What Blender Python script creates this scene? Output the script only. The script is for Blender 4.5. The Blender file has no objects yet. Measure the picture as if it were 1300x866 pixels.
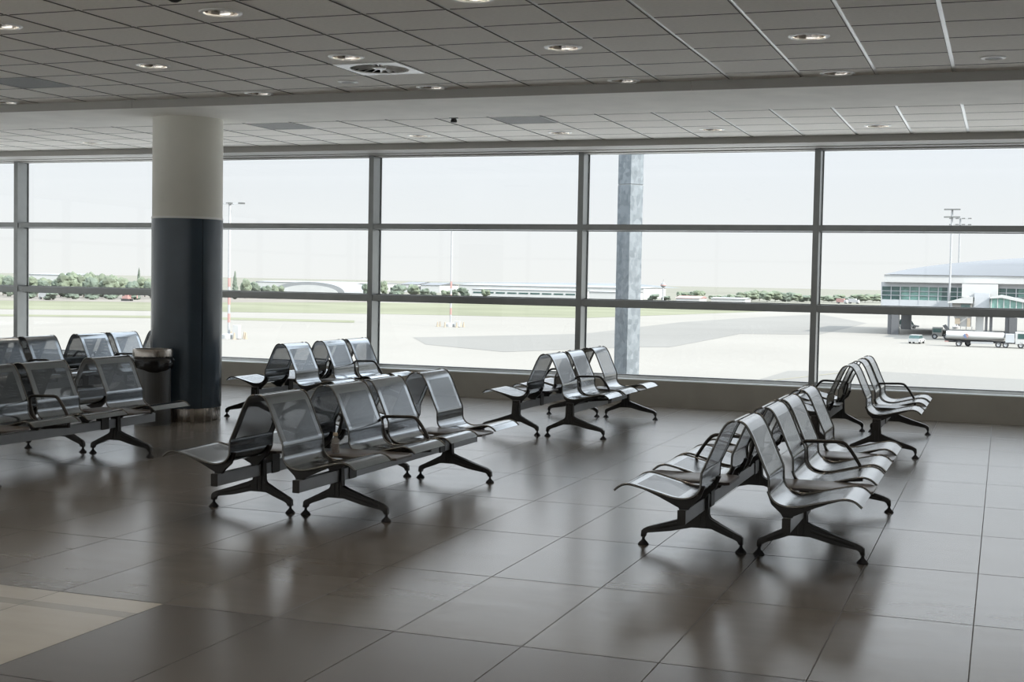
import bpy, bmesh, math, random
from math import sin, cos, pi, radians, atan2, sqrt, hypot
from mathutils import Vector, Matrix

random.seed(7)
SC = bpy.context.scene
COL = SC.collection

# ------------------------------------------------------------------ helpers
def link(o):
    COL.objects.link(o)
    return o

def tag(o, label, cat=None, group=None, kind=None):
    if label: o["label"] = label
    if cat: o["category"] = cat
    if group: o["group"] = group
    if kind: o["kind"] = kind
    return o

def empty(name, loc, rz=0.0, parent=None):
    o = bpy.data.objects.new(name, None)
    o.empty_display_size = 0.2
    o.location = loc
    o.rotation_euler = (0, 0, rz)
    link(o)
    if parent: o.parent = parent
    return o

def to_mesh(name, bm, mats, smooth=None):
    bmesh.ops.recalc_face_normals(bm, faces=bm.faces[:])
    me = bpy.data.meshes.new(name)
    bm.to_mesh(me)
    bm.free()
    if not isinstance(mats, (list, tuple)): mats = [mats]
    for m in mats: me.materials.append(m)
    if smooth is not None:
        for p in me.polygons: p.use_smooth = True
        me.set_sharp_from_angle(angle=radians(smooth))
    return me

def inst(name, me, parent=None, loc=(0, 0, 0), rot=(0, 0, 0)):
    o = bpy.data.objects.new(name, me)
    o.location = loc
    o.rotation_euler = rot
    link(o)
    if parent: o.parent = parent
    return o

def obj(name, bm, mats, parent=None, smooth=None, loc=(0, 0, 0), rot=(0, 0, 0)):
    return inst(name, to_mesh(name, bm, mats, smooth), parent, loc, rot)

def box(bm, x0, x1, y0, y1, z0, z1, mi=0, bevel=0.0):
    vs = [bm.verts.new(p) for p in ((x0, y0, z0), (x1, y0, z0), (x1, y1, z0), (x0, y1, z0),
                                    (x0, y0, z1), (x1, y0, z1), (x1, y1, z1), (x0, y1, z1))]
    fs = []
    for q in ((3, 2, 1, 0), (4, 5, 6, 7), (0, 1, 5, 4), (1, 2, 6, 5), (2, 3, 7, 6), (3, 0, 4, 7)):
        f = bm.faces.new([vs[i] for i in q]); f.material_index = mi; fs.append(f)
    if bevel:
        es = list({e for f in fs for e in f.edges})
        bmesh.ops.bevel(bm, geom=es, offset=bevel, segments=2, affect='EDGES', profile=0.5)
    return vs

def prism(bm, pts, axis, a0, a1, mi=0, bevel=0.0):
    """Closed outline swept straight along an axis ('x','y','z')."""
    def P(p, a):
        if axis == 'y': return (p[0], a, p[1])
        if axis == 'z': return (p[0], p[1], a)
        return (a, p[0], p[1])
    A = [bm.verts.new(P(p, a0)) for p in pts]
    B = [bm.verts.new(P(p, a1)) for p in pts]
    n = len(pts)
    fs = [bm.faces.new(A), bm.faces.new(B[::-1])]
    for i in range(n):
        j = (i + 1) % n
        fs.append(bm.faces.new((A[i], B[i], B[j], A[j])))
    for f in fs: f.material_index = mi
    if bevel:
        es = list({e for f in fs[:2] for e in f.edges})
        bmesh.ops.bevel(bm, geom=es, offset=bevel, segments=2, affect='EDGES', profile=0.5)
    return fs

def lathe(bm, prof, n=32, c=(0, 0, 0), mi=0, cap0=False, cap1=False):
    rings = []
    for r, z in prof:
        rings.append([bm.verts.new((c[0] + r * cos(2 * pi * k / n), c[1] + r * sin(2 * pi * k / n), c[2] + z)) for k in range(n)])
    for a, b in zip(rings, rings[1:]):
        for k in range(n):
            f = bm.faces.new((a[k], a[(k + 1) % n], b[(k + 1) % n], b[k])); f.material_index = mi
    if cap0: bm.faces.new(rings[0]).material_index = mi
    if cap1: bm.faces.new(rings[-1]).material_index = mi
    return rings

def tube(bm, pts, r, n=8, ry=None, mi=0, cap=True, side=None):
    """Sweep an elliptical section along a polyline; r across 'side', ry in the other direction."""
    pts = [Vector(p) for p in pts]
    ry = ry or r
    rings = []
    for i, p in enumerate(pts):
        if i == 0: t = pts[1] - pts[0]
        elif i == len(pts) - 1: t = pts[-1] - pts[-2]
        else: t = (pts[i + 1] - p).normalized() + (p - pts[i - 1]).normalized()
        t.normalize()
        s = Vector(side) if side else (Vector((0, 0, 1)) if abs(t.z) < .9 else Vector((1, 0, 0))).cross(t)
        s = (s - t * s.dot(t)).normalized()
        u = t.cross(s)
        rings.append([bm.verts.new(p + s * (r * cos(2 * pi * k / n)) + u * (ry * sin(2 * pi * k / n))) for k in range(n)])
    for a, b in zip(rings, rings[1:]):
        for k in range(n):
            bm.faces.new((a[k], a[(k + 1) % n], b[(k + 1) % n], b[k])).material_index = mi
    if cap:
        bm.faces.new(rings[0]).material_index = mi
        bm.faces.new(rings[-1]).material_index = mi

def smooth_path(pts, sub=4):
    """Catmull-Rom through points."""
    out = []
    n = len(pts)
    P = [Vector(p) for p in pts]
    for i in range(n - 1):
        p0 = P[max(i - 1, 0)]; p1 = P[i]; p2 = P[i + 1]; p3 = P[min(i + 2, n - 1)]
        for k in range(sub):
            t = k / sub
            out.append(0.5 * ((2 * p1) + (p2 - p0) * t + (2 * p0 - 5 * p1 + 4 * p2 - p3) * t * t + (3 * p1 - p0 - 3 * p2 + p3) * t ** 3))
    out.append(P[-1])
    return out

# ------------------------------------------------------------------ materials
def new_mat(name):
    m = bpy.data.materials.new(name)
    m.use_nodes = True
    nt = m.node_tree
    return m, nt, nt.nodes["Principled BSDF"]

def N(nt, t, **kw):
    n = nt.nodes.new(t)
    for k, v in kw.items():
        if k == 'op': n.operation = v
        else: setattr(n, k, v)
    return n

def M2(nt, op, a, b=None, c=None):
    n = nt.nodes.new('ShaderNodeMath'); n.operation = op
    for i, v in enumerate((a, b, c)):
        if v is None: continue
        if isinstance(v, (int, float)): n.inputs[i].default_value = v
        else: nt.links.new(v, n.inputs[i])
    return n.outputs[0]

def mixcol(nt, fac, a, b):
    n = nt.nodes.new('ShaderNodeMix'); n.data_type = 'RGBA'
    for s, v in ((n.inputs[0], fac), (n.inputs[6], a), (n.inputs[7], b)):
        if hasattr(v, 'is_linked') or hasattr(v, 'links'): nt.links.new(v, s)
        elif isinstance(v, (int, float)): s.default_value = v
        else: s.default_value = (*v, 1) if len(v) == 3 else v
    return n.outputs[2]

def noise(nt, scale, vec=None, detail=3, rough=.5):
    n = nt.nodes.new('ShaderNodeTexNoise')
    n.inputs['Scale'].default_value = scale
    n.inputs['Detail'].default_value = detail
    n.inputs['Roughness'].default_value = rough
    if vec is not None: nt.links.new(vec, n.inputs['Vector'])
    return n.outputs['Fac']

def objco(nt, scale=(1, 1, 1), kind='Object'):
    tc = nt.nodes.new('ShaderNodeTexCoord')
    mp = nt.nodes.new('ShaderNodeMapping')
    mp.inputs['Scale'].default_value = scale
    nt.links.new(tc.outputs[kind], mp.inputs['Vector'])
    return mp.outputs['Vector']

def ramp(nt, fac, lo, hi):
    n = nt.nodes.new('ShaderNodeMapRange')
    n.inputs[1].default_value = 0.3; n.inputs[2].default_value = 0.7
    n.inputs[3].default_value = lo; n.inputs[4].default_value = hi
    nt.links.new(fac, n.inputs[0])
    return n.outputs[0]

def pbr(name, col, rough=.5, metal=0.0, var=.12, scale=6.0, stretch=(1, 1, 1), spec=None, bump=0.0, rvar=0.0):
    m, nt, b = new_mat(name)
    co = objco(nt, stretch)
    f = noise(nt, scale, co, 4)
    k = ramp(nt, f, 1 - var, 1 + var)
    c = N(nt, 'ShaderNodeVectorMath', operation='SCALE')
    c.inputs[0].default_value = col[:3]
    nt.links.new(k, c.inputs['Scale'])
    nt.links.new(c.outputs[0], b.inputs['Base Color'])
    b.inputs['Metallic'].default_value = metal
    if rvar:
        nt.links.new(ramp(nt, f, max(rough - rvar, .02), rough + rvar), b.inputs['Roughness'])
    else:
        b.inputs['Roughness'].default_value = rough
    if spec is not None: b.inputs['Specular IOR Level'].default_value = spec
    if bump:
        bp = N(nt, 'ShaderNodeBump'); bp.inputs['Strength'].default_value = bump; bp.inputs['Distance'].default_value = .01
        nt.links.new(f, bp.inputs['Height']); nt.links.new(bp.outputs[0], b.inputs['Normal'])
    return m

def mat_floor():
    m, nt, b = new_mat("floor_tiles")
    tc = N(nt, 'ShaderNodeTexCoord'); sp = N(nt, 'ShaderNodeSeparateXYZ')
    nt.links.new(tc.outputs['Object'], sp.inputs[0])
    X, Y = sp.outputs[0], sp.outputs[1]
    u = M2(nt, 'DIVIDE', X, .6); v = M2(nt, 'DIVIDE', Y, 1.2)
    fu = M2(nt, 'FRACT', u); fv = M2(nt, 'FRACT', v)
    du = M2(nt, 'MULTIPLY', M2(nt, 'MINIMUM', fu, M2(nt, 'SUBTRACT', 1.0, fu)), .6)
    dv = M2(nt, 'MULTIPLY', M2(nt, 'MINIMUM', fv, M2(nt, 'SUBTRACT', 1.0, fv)), 1.2)
    joint = M2(nt, 'MAXIMUM', M2(nt, 'LESS_THAN', du, .0028), M2(nt, 'LESS_THAN', dv, .0048))
    # tile id -> tone
    cid = N(nt, 'ShaderNodeCombineXYZ')
    nt.links.new(M2(nt, 'FLOOR', u), cid.inputs[0]); nt.links.new(M2(nt, 'FLOOR', v), cid.inputs[1])
    wn = N(nt, 'ShaderNodeTexWhiteNoise'); wn.noise_dimensions = '3D'
    nt.links.new(cid.outputs[0], wn.inputs['Vector'])
    tone = M2(nt, 'ADD', .93, M2(nt, 'MULTIPLY', wn.outputs['Value'], .14))
    streak = noise(nt, 2.2, objco(nt, (1.0, 4.0, 1)), 3, .5)
    cloud = noise(nt, 1.3, objco(nt), 4)
    tone = M2(nt, 'MULTIPLY', tone, ramp(nt, streak, .965, 1.035))
    tone = M2(nt, 'MULTIPLY', tone, ramp(nt, cloud, .94, 1.06))
    # paving beyond the row line y = -2.4: beige left of x = -3, dark brown right of it
    far = M2(nt, 'LESS_THAN', Y, -2.4)
    left = M2(nt, 'LESS_THAN', X, -3.0)
    band = M2(nt, 'MULTIPLY', M2(nt, 'LESS_THAN', Y, -2.60), M2(nt, 'GREATER_THAN', Y, -2.69))
    beige = mixcol(nt, band, (.46, .43, .37), (.30, .28, .24))
    border = mixcol(nt, left, (.10, .086, .074), beige)
    base = mixcol(nt, far, FLOOR_COL, border)
    sc = N(nt, 'ShaderNodeVectorMath', operation='SCALE')
    nt.links.new(base, sc.inputs[0]); nt.links.new(tone, sc.inputs['Scale'])
    col = mixcol(nt, joint, sc.outputs[0], (.03, .028, .026))
    nt.links.new(col, b.inputs['Base Color'])
    r = ramp(nt, streak, FLOOR_ROUGH - .012, FLOOR_ROUGH + .016)
    r = M2(nt, 'ADD', r, M2(nt, 'MULTIPLY', wn.outputs['Value'], .02))
    r = M2(nt, 'MAXIMUM', r, M2(nt, 'MULTIPLY', joint, .7))
    nt.links.new(r, b.inputs['Roughness'])
    b.inputs['Specular IOR Level'].default_value = .82
    bp = N(nt, 'ShaderNodeBump'); bp.inputs['Strength'].default_value = .25; bp.inputs['Distance'].default_value = .002
    nt.links.new(M2(nt, 'SUBTRACT', 1.0, joint), bp.inputs['Height']); nt.links.new(bp.outputs[0], b.inputs['Normal'])
    return m

def mat_glass():
    m, nt, b = new_mat("window_glass")
    nt.nodes.remove(b)
    out = nt.nodes['Material Output']
    tr = N(nt, 'ShaderNodeBsdfTransparent'); tr.inputs[0].default_value = (.965, .985, .98, 1)
    gl = N(nt, 'ShaderNodeBsdfGlossy'); gl.inputs['Roughness'].default_value = .02
    fr = N(nt, 'ShaderNodeFresnel'); fr.inputs[0].default_value = 1.5
    mx = N(nt, 'ShaderNodeMixShader')
    nt.links.new(M2(nt, 'MULTIPLY', fr.outputs[0], .9), mx.inputs[0])
    nt.links.new(tr.outputs[0], mx.inputs[1]); nt.links.new(gl.outputs[0], mx.inputs[2])
    nt.links.new(mx.outputs[0], out.inputs[0])
    return m

def mat_perforated(base, rough):
    m, nt, b = new_mat("perforated_steel")
    b.inputs['Base Color'].default_value = (*base, 1)
    b.inputs['Metallic'].default_value = 1.0
    b.inputs['Roughness'].default_value = rough
    uv = N(nt, 'ShaderNodeUVMap'); uv.uv_map = 'UVMap'
    sp = N(nt, 'ShaderNodeSeparateXYZ'); nt.links.new(uv.outputs[0], sp.inputs[0])
    P = .0048
    u = M2(nt, 'DIVIDE', sp.outputs[0], P); v = M2(nt, 'DIVIDE', sp.outputs[1], P * .866)
    row = M2(nt, 'FLOOR', v)
    odd = M2(nt, 'MULTIPLY', M2(nt, 'FLOORED_MODULO', row, 2.0), .5)
    fu = M2(nt, 'SUBTRACT', M2(nt, 'FRACT', M2(nt, 'ADD', u, odd)), .5)
    fv = M2(nt, 'MULTIPLY', M2(nt, 'SUBTRACT', M2(nt, 'FRACT', v), .5), .866)
    d2 = M2(nt, 'ADD', M2(nt, 'MULTIPLY', fu, fu), M2(nt, 'MULTIPLY', fv, fv))
    solid = M2(nt, 'GREATER_THAN', d2, .21 ** 2)
    nt.links.new(solid, b.inputs['Alpha'])
    return m

FLOOR_COL = (.160, .146, .130)
FLOOR_ROUGH = .21
MAT = {}
def build_mats():
    MAT['floor'] = mat_floor()
    MAT['glass'] = mat_glass()
    MAT['steel'] = pbr("polished_steel", (0.23, 0.242, 0.255), .155, 1.0, .05, 20, rvar=.03)
    MAT['perf'] = mat_perforated((.11, .118, .126), .24)
    MAT['dark'] = pbr("black_cast_metal", (.035, .032, .029), .42, 0.6, .1, 15)
    MAT['rim'] = pbr("dark_chrome_edge", (0.17, 0.165, 0.155), .25, 1.0, .08, 15)
    MAT['beam'] = pbr("grey_powder_coat", (.30, .31, .32), .38, .5, .05, 10)
    MAT['table'] = pbr("grey_brown_laminate", (0.08, 0.068, 0.06), .33, 0, .12, 14, (1, 5, 1))
    MAT['tile'] = pbr("ceiling_tile", (0.85, 0.815, 0.76), .85, 0, .05, 30, (1, 3, 1))
    MAT['tileshade'] = pbr("tile_edge_shade", (0.17, 0.16, 0.15), .9, 0, .05, 30)  # edge shadow put into the colour so the tile gaps look dark
    MAT['tbar'] = pbr("white_ceiling_rail", (.88, .87, .84), .35, 0, .03, 4)
    MAT['plaster'] = pbr("pale_plaster", (0.92, 0.895, 0.84), .8, 0, .04, 3)
    MAT['fascia'] = pbr("grey_painted_fascia", (0.4, 0.385, 0.355), .7, 0, .04, 3)
    MAT['wall'] = pbr("light_wall_paint", (.74, .72, .68), .8, 0, .04, 2)
    MAT['lowwall'] = pbr("grey_wall_panel", (.34, .33, .30), .55, 0, .06, 3)
    MAT['frame'] = pbr("grey_aluminium", (0.2, 0.205, 0.2), .30, 0.75, .05, 8)
    MAT['sill'] = pbr("satin_aluminium", (.75, .77, .78), .3, .6, .04, 8)
    MAT['clad'] = pbr("blue_black_cladding", (.040, .060, .082), .25, 0, .08, 3)
    MAT['cream'] = pbr("cream_column_paint", (.70, .68, .61), .6, 0, .03, 3)
    MAT['white'] = pbr("white_enamel", (.8, .79, .76), .4, 0, .03, 5)
    MAT['brushed'] = pbr("brushed_steel", (.42, .38, .34), .26, 1.0, .05, 5, (5, 5, .3), rvar=.04)
    MAT['binbody'] = pbr("dark_grey_bin_steel", (.10, .10, .10), .38, .7, .1, 8, (10, 10, .4))
    MAT['bag'] = pbr("black_plastic_bag", (.008, .008, .009), .22, 0, .2, 18, bump=.9)
    MAT['reflector'] = pbr("mirror_reflector", (.62, .56, .50), .12, 1.0, .1, 20)
    MAT['void'] = pbr("dark_void", (.02, .02, .02), .8, 0, .05, 5)
    MAT['grille'] = pbr("grey_grille", (.17, .165, .155), .6, 0, .05, 20)
    m, nt, b = new_mat("lamp_tube"); b.inputs['Base Color'].default_value = (.85, .84, .8, 1)
    b.inputs['Roughness'].default_value = .4
    f = noise(nt, 8, objco(nt)); nt.links.new(ramp(nt, f, .55, .7), b.inputs['Emission Strength'])
    b.inputs['Emission Color'].default_value = (1, .96, .90, 1)
    MAT['lamp'] = m
    # outdoors
    MAT['concrete'] = pbr("apron_concrete", (0.205, 0.195, 0.178), .9, 0, .04, .02, spec=0.0)
    MAT['stand'] = pbr("bounce_stand_concrete", (.62, .612, .60), .9, 0, .04, .05, spec=0.0)  # unseen ground made very pale to bounce light up to the ceiling
    MAT['asphalt'] = pbr("grey_asphalt", (0.165, 0.16, 0.15), .9, 0, .04, .03, spec=0.0)
    MAT['grass'] = pbr("dry_grass", (0.155, 0.158, 0.114), .95, 0, .12, .03, spec=0.0)
    MAT['field'] = pbr("pale_field", (0.162, 0.158, 0.134), .95, 0, .12, .01, spec=0.0)
    MAT['dirt'] = pbr("bare_earth", (0.169, 0.155, 0.138), .95, 0, .12, .03, spec=0.0)
    MAT['paint_y'] = pbr("yellow_line_paint", (0.193, 0.182, 0.144), .8, 0, .1, 1, spec=0.0)
    MAT['leaf'] = pbr("green_leaves", (0.105, 0.125, 0.085), .9, 0, .45, .9, bump=.3)
    MAT['leafd'] = pbr("dark_green_leaves", (0.08, 0.1, 0.075), .9, 0, .45, .9, bump=.3)
    MAT['bark'] = pbr("brown_bark", (0.069, 0.058, 0.048), .95, 0, .2, 3)
    MAT['hangar'] = pbr("white_cladding", (0.37, 0.37, 0.362), .7, 0, .04, .2)
    MAT['roofgrey'] = pbr("grey_sheet_roof", (0.19, 0.196, 0.2), .6, 0, .06, .15)
    MAT['pierpanel'] = pbr("pale_grey_panel", (0.34, 0.352, 0.368), .5, 0, .05, .4)
    MAT['pierroof'] = pbr("zinc_roof_sheet", (0.085, 0.088, 0.094), .55, 0, .05, .1)
    MAT['pierglass'] = pbr("green_glazing", (0.110, 0.206, 0.179), .08, 0, .5, .35, (1, .2, 1.6))
    MAT['pierdark'] = pbr("dark_green_glazing", (0.031, 0.069, 0.065), .08, 0, .3, .6)
    MAT['zinc'] = zinc()
    MAT['redp'] = pbr("hazed_red_paint", (0.3, 0.17, 0.155), .5, 0, .06, 2)  # red paled, with the distance haze put into the colour
    MAT['bluep'] = pbr("blue_paint", (0.1, 0.13, 0.24), .5, 0, .06, 2)
    MAT['orange'] = pbr("hazed_orange_paint", (0.27, 0.225, 0.17), .6, 0, .1, 2)  # haze worked into this orange as well, hence the washed-out tone
    MAT['mast'] = pbr("galvanised_pole", (0.3, 0.305, 0.31), .5, .2, .05, 1)
    MAT['rubber'] = pbr("black_rubber", (0.020, 0.020, 0.022), .8, 0, .1, 3)
    MAT['hill'] = pbr("wooded_hill", (0.131, 0.141, 0.148), .95, 0, .12, .01)
    # bottle
    m, nt, b = new_mat("clear_bottle")
    b.inputs['Base Color'].default_value = (.85, .84, .8, 1); b.inputs['Roughness'].default_value = .1
    b.inputs['Alpha'].default_value = .14
    MAT['pet'] = m
    MAT['cola'] = pbr("dark_red_drink", (.035, .008, .008), .15, 0, .1, 20)
    MAT['cap'] = pbr("pale_orange_cap", (0.52, 0.43, 0.31), .5, 0, .05, 20)

def zinc():
    m, nt, b = new_mat("spangled_zinc")
    v = N(nt, 'ShaderNodeTexVoronoi'); v.inputs['Scale'].default_value = 16
    nt.links.new(objco(nt, (1, 1, .7)), v.inputs['Vector'])
    f = noise(nt, 7, objco(nt), 5, .7)
    sp = N(nt, 'ShaderNodeSeparateXYZ'); nt.links.new(v.outputs['Color'], sp.inputs[0])
    t = M2(nt, 'ADD', M2(nt, 'MULTIPLY', sp.outputs[0], .5), M2(nt, 'MULTIPLY', f, .6))
    nt.links.new(mixcol(nt, t, (.06, .071, .079), (.19, .21, .224)), b.inputs['Base Color'])
    b.inputs['Metallic'].default_value = .25
    b.inputs['Roughness'].default_value = .55
    return m

build_mats()

# ------------------------------------------------------------------ the hall
XL, XR, YB = -19.45, 7.52, -14.0
YW = 8.75            # face of the wall under the windows
YG = 8.93            # glass plane
ZC = 3.30            # tiled ceiling
ZS = 3.222           # underside of the dropped bands

def S(name, bm, mats, smooth=None, kind='structure', parent=None):
    o = obj(name, bm, mats, parent, smooth)
    o["kind"] = kind
    return o

bm = bmesh.new(); box(bm, XL - .3, XR + .3, YB - .3, 9.0, -.35, 0)
S("floor", bm, MAT['floor'])

# walls
bm = bmesh.new()
box(bm, XL - .3, XL, YB, 9.0, 0, .33); box(bm, XL - .3, XL, YB, 9.0, ZS, 3.9)
S("wall_left", bm, MAT['wall'])
bm = bmesh.new(); box(bm, XR, XR + .3, YB, 9.0, 0, 3.9); S("wall_right", bm, MAT['wall'])
bm = bmesh.new()
box(bm, XL - .3, XR + .3, YB - .3, YB, 0, .33); box(bm, XL - .3, XR + .3, YB - .3, YB, ZS, 3.9)
S("wall_back", bm, MAT['wall'])
# low wall below the glazing
bm = bmesh.new()
box(bm, XL, XR, YW, 9.0, 0, .325)
S("wall_front", bm, MAT['lowwall'])
bm = bmesh.new()
box(bm, XL, XR, YW + .012, 9.0, .325, .337)
box(bm, XL, XR, YG - .03, YG + .03, .337, .372)
S("trim_1", bm, MAT['sill'])
# roof slab above the ceiling void
bm = bmesh.new(); box(bm, XL - .3, XR + .3, YB - .3, 9.05, 3.75, 4.1)
S("trim_2", bm, MAT['plaster'])

# --- tiled ceiling
GX0, G = .247, .6
gx = [GX0 + G * k for k in range(-33, 13)]
gx = [x for x in gx if XL - .5 < x < XR + .5]
gyA = [.3 + G * k for k in range(-24, 6)]          # up to 3.3
gyB = [5.7 + G * k for k in range(0, 4)]           # 5.7 .. 7.5
rowsA = list(zip(gyA, gyA[1:])) + [(gyA[-1], 3.66)]
rowsB = [(5.04, 5.7)] + list(zip(gyB, gyB[1:])) + [(gyB[-1], 8.06)]
GAP, GAPX, TT = .012, .016, .008
DL_R = .125
lights = [(x, y) for x in (-.653, -2.453, -4.253, -6.053, -9.053, -10.853, -12.653, 1.147, 2.947) for y in (0.0, 1.8, 3.49, 7.2)]
lights += [(x, y) for x in (-.653, -2.453, -4.253, -6.053, -7.853, -9.653, 1.147) for y in (-1.8, -5.4, -9.0)]
VENT = (-4.253, 2.4)
PANELS = [(-7.853, 2.4), (-4.253, 6.0), (-7.253, 6.0)]
skip = {(round(x, 2), round(y, 2)) for x, y in [VENT] + PANELS}

def tile(bm, x0, x1, y0, y1, hole=None):
    n0 = len(bm.faces)
    _tile(bm, x0, x1, y0, y1, hole)
    bm.faces.ensure_lookup_table()
    for f in bm.faces[n0:]:
        f.normal_update()
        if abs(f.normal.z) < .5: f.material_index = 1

def _tile(bm, x0, x1, y0, y1, hole=None):
    x0 += GAPX; x1 -= GAPX; y0 += GAP; y1 -= GAP
    z0, z1 = ZC, ZC + TT
    if hole is None:
        box(bm, x0, x1, y0, y1, z0, z1)
        return
    hx, hy = hole
    n = 32
    inner, outer = [], []
    for k in range(n):
        a = 2 * pi * (k + .5) / n
        dx, dy = cos(a), sin(a)
        inner.append((hx + DL_R * dx, hy + DL_R * dy))
        ts = []
        if dx > 1e-6: ts.append((x1 - hx) / dx)
        if dx < -1e-6: ts.append((x0 - hx) / dx)
        if dy > 1e-6: ts.append((y1 - hy) / dy)
        if dy < -1e-6: ts.append((y0 - hy) / dy)
        t = min(ts)
        outer.append((hx + t * dx, hy + t * dy))
    for c in ((x0, y0), (x1, y0), (x1, y1), (x0, y1)):   # snap nearest ray to the corner
        i = min(range(n), key=lambda i: (outer[i][0] - c[0]) ** 2 + (outer[i][1] - c[1]) ** 2)
        outer[i] = c
    I0 = [bm.verts.new((*p, z0)) for p in inner]; O0 = [bm.verts.new((*p, z0)) for p in outer]
    O1 = [bm.verts.new((*p, z1)) for p in outer]; I1 = [bm.verts.new((*p, z1)) for p in inner]
    for k in range(n):
        j = (k + 1) % n
        bm.faces.new((I0[k], I0[j], O0[j], O0[k]))
        bm.faces.new((O0[k], O0[j], O1[j], O1[k]))
        bm.faces.new((O1[k], O1[j], I1[j], I1[k]))
        bm.faces.new((I1[k], I1[j], I0[j], I0[k]))

bm = bmesh.new()
for rows in (rowsA, rowsB):
    for (y0, y1) in rows:
        for x0, x1 in zip(gx, gx[1:]):
            a, b_ = max(x0, XL), min(x1, XR)
            if b_ - a < .08: continue
            cx, cy = (x0 + x1) / 2, (y0 + y1) / 2
            if (round(cx, 2), round(cy, 2)) in skip: continue
            h = next(((lx, ly) for lx, ly in lights if x0 < lx < x1 and y0 < ly < y1), None)
            tile(bm, a, b_, y0, y1, h)
S("ceiling", bm, [MAT['tile'], MAT['tileshade']])
# the T-rails seen in the gaps
bm = bmesh.new()
W = .018
for x in gx:
    if XL < x < XR:
        for (a, b_) in ((YB, 3.66), (5.04, 8.06)): box(bm, x - W, x + W, a, b_, ZC + TT + .0005, ZC + TT + .02)
for y in gyA + gyB: box(bm, XL, XR, y - W, y + W, ZC + TT + .001, ZC + TT + .0195)
S("trim_3", bm, MAT['tbar'])
# dropped bands: beam over the column and window head
bm = bmesh.new()
xs = [XL, -13.3, -7.62, -1.9, 3.8, XR]
for a, b_ in zip(xs, xs[1:]): box(bm, a + .002, b_ - .002, 3.66, 3.672, ZS, 3.7)
S("trim_4", bm, MAT['fascia'])
bm = bmesh.new(); box(bm, XL, XR, 3.672, 5.04, ZS + .001, 3.7)
S("trim_5", bm, MAT['plaster'])
bm = bmesh.new(); box(bm, XL, XR, 8.06, 9.05, ZS, 3.74)
box(bm, XL, XR, 8.50, 8.51, ZS - .008, ZS); box(bm, XL, XR, 8.78, 8.90, ZS - .014, ZS)
S("trim_6", bm, MAT['fascia'])

# --- windows: one object per bay
mx = [-1.482 - 2.985 * k for k in range(-3, 7)]
mx = sorted(mx)
n_win = 0
edges = [XL] + [x for x in mx if XL + .1 < x < XR - .1] + [XR]
for i, (a, b_) in enumerate(zip(edges, edges[1:])):
    n_win += 1
    bm = bmesh.new()
    if i > 0:      # mullion at the left end of the bay
        box(bm, a - .036, a + .036, YW, YG + .04, .337, ZS)
        box(bm, a - .05, a + .05, YG + .04, YG + .055, .337, ZS)
    l = a + (.036 if i > 0 else 0); r = b_ - (.036 if i < len(edges) - 2 else 0)
    box(bm, l, r, YW + .01, YG + .04, 2.225, 2.295)
    box(bm, l, r, YW + .01, YG + .04, 1.250, 1.333)
    for z0, z1 in ((.372, .384), (1.238, 1.25), (1.333, 1.345), (2.213, 2.225), (2.295, 2.307), (ZS - .02, ZS)):
        box(bm, l, r, YG - .025, YG + .03, z0, z1)
    wf = S("window_%d" % n_win, bm, MAT['frame'])
    for z0, z1 in ((.372, 1.25), (1.333, 2.225), (2.295, ZS)):
        pb = bmesh.new()
        v = [pb.verts.new(p) for p in ((l, YG, z0), (r, YG, z0), (r, YG, z1), (l, YG, z1))]
        pb.faces.new(v)
        obj("pane", pb, MAT['glass'], wf)

# unseen glazing added at the left and rear to brighten the hall
def fill_window(p0, p1):
    global n_win
    n_win += 1
    (x0, y0), (x1, y1) = p0, p1
    L = hypot(x1 - x0, y1 - y0)
    bm = bmesh.new()
    box(bm, 0, .07, -.09, .09, .33, ZS)
    for z0, z1 in ((.33, .39), (1.25, 1.333), (2.225, 2.295), (ZS - .03, ZS)): box(bm, .07, L, -.08, .08, z0, z1)
    rz = atan2(y1 - y0, x1 - x0)
    o = obj("window_%d" % n_win, bm, MAT['frame'], None, None, (x0, y0, 0), (0, 0, rz)); o["kind"] = "structure"
    for z0, z1 in ((.39, 1.25), (1.333, 2.225), (2.295, ZS - .03)):
        pb = bmesh.new(); pb.faces.new([pb.verts.new(p) for p in ((.07, 0, z0), (L, 0, z0), (L, 0, z1), (.07, 0, z1))])
        obj("pane", pb, MAT['glass'], o)
nb = 9
for k in range(nb):
    fill_window((XL + (XR - XL) * k / nb, YB - .15), (XL + (XR - XL) * (k + 1) / nb, YB - .15))
nb = 8
for k in range(nb):
    fill_window((XL - .15, YB + (8.7 - YB) * k / nb), (XL - .15, YB + (8.7 - YB) * (k + 1) / nb))

# ------------------------------------------------------------------ ceiling fittings
def build_downlight():
    d = {}
    bm = bmesh.new()
    lathe(bm, [(.112, -.004), (.116, -.010), (.138, -.007), (.143, 0.0), (.112, .002), (.112, -.004)], 40)
    d['trim_ring'] = to_mesh('trim_ring', bm, MAT['white'], 40)
    bm = bmesh.new()
    lathe(bm, [(.114, .0), (.110, .03), (.098, .06), (.078, .09), (.05, .105), (.0005, .11)], 40)
    lathe(bm, [(.118, .0), (.118, .115), (.0005, .118)], 24)
    d['reflector'] = to_mesh('reflector', bm, MAT['reflector'], 50)
    bm = bmesh.new()
    for s in (-1, 1): tube(bm, [(s * .02, -.06, .062), (s * .02, .055, .062)], .012, 10)
    box(bm, -.035, .035, .05, .085, .045, .08)
    d['lamp'] = to_mesh('lamp', bm, MAT['lamp'], 40)
    return d
DLM = build_downlight()
LAMP = bpy.data.lights.new("downlight_glow", 'SPOT')
LAMP.energy = 22.0; LAMP.color = (1, .87, .72); LAMP.spot_size = radians(125); LAMP.spot_blend = .5; LAMP.shadow_soft_size = .09
names_row = {0.0: "row nearest the camera", 1.8: "second row from the camera", 3.49: "row against the dropped beam", 7.2: "row close to the window head"}
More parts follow.
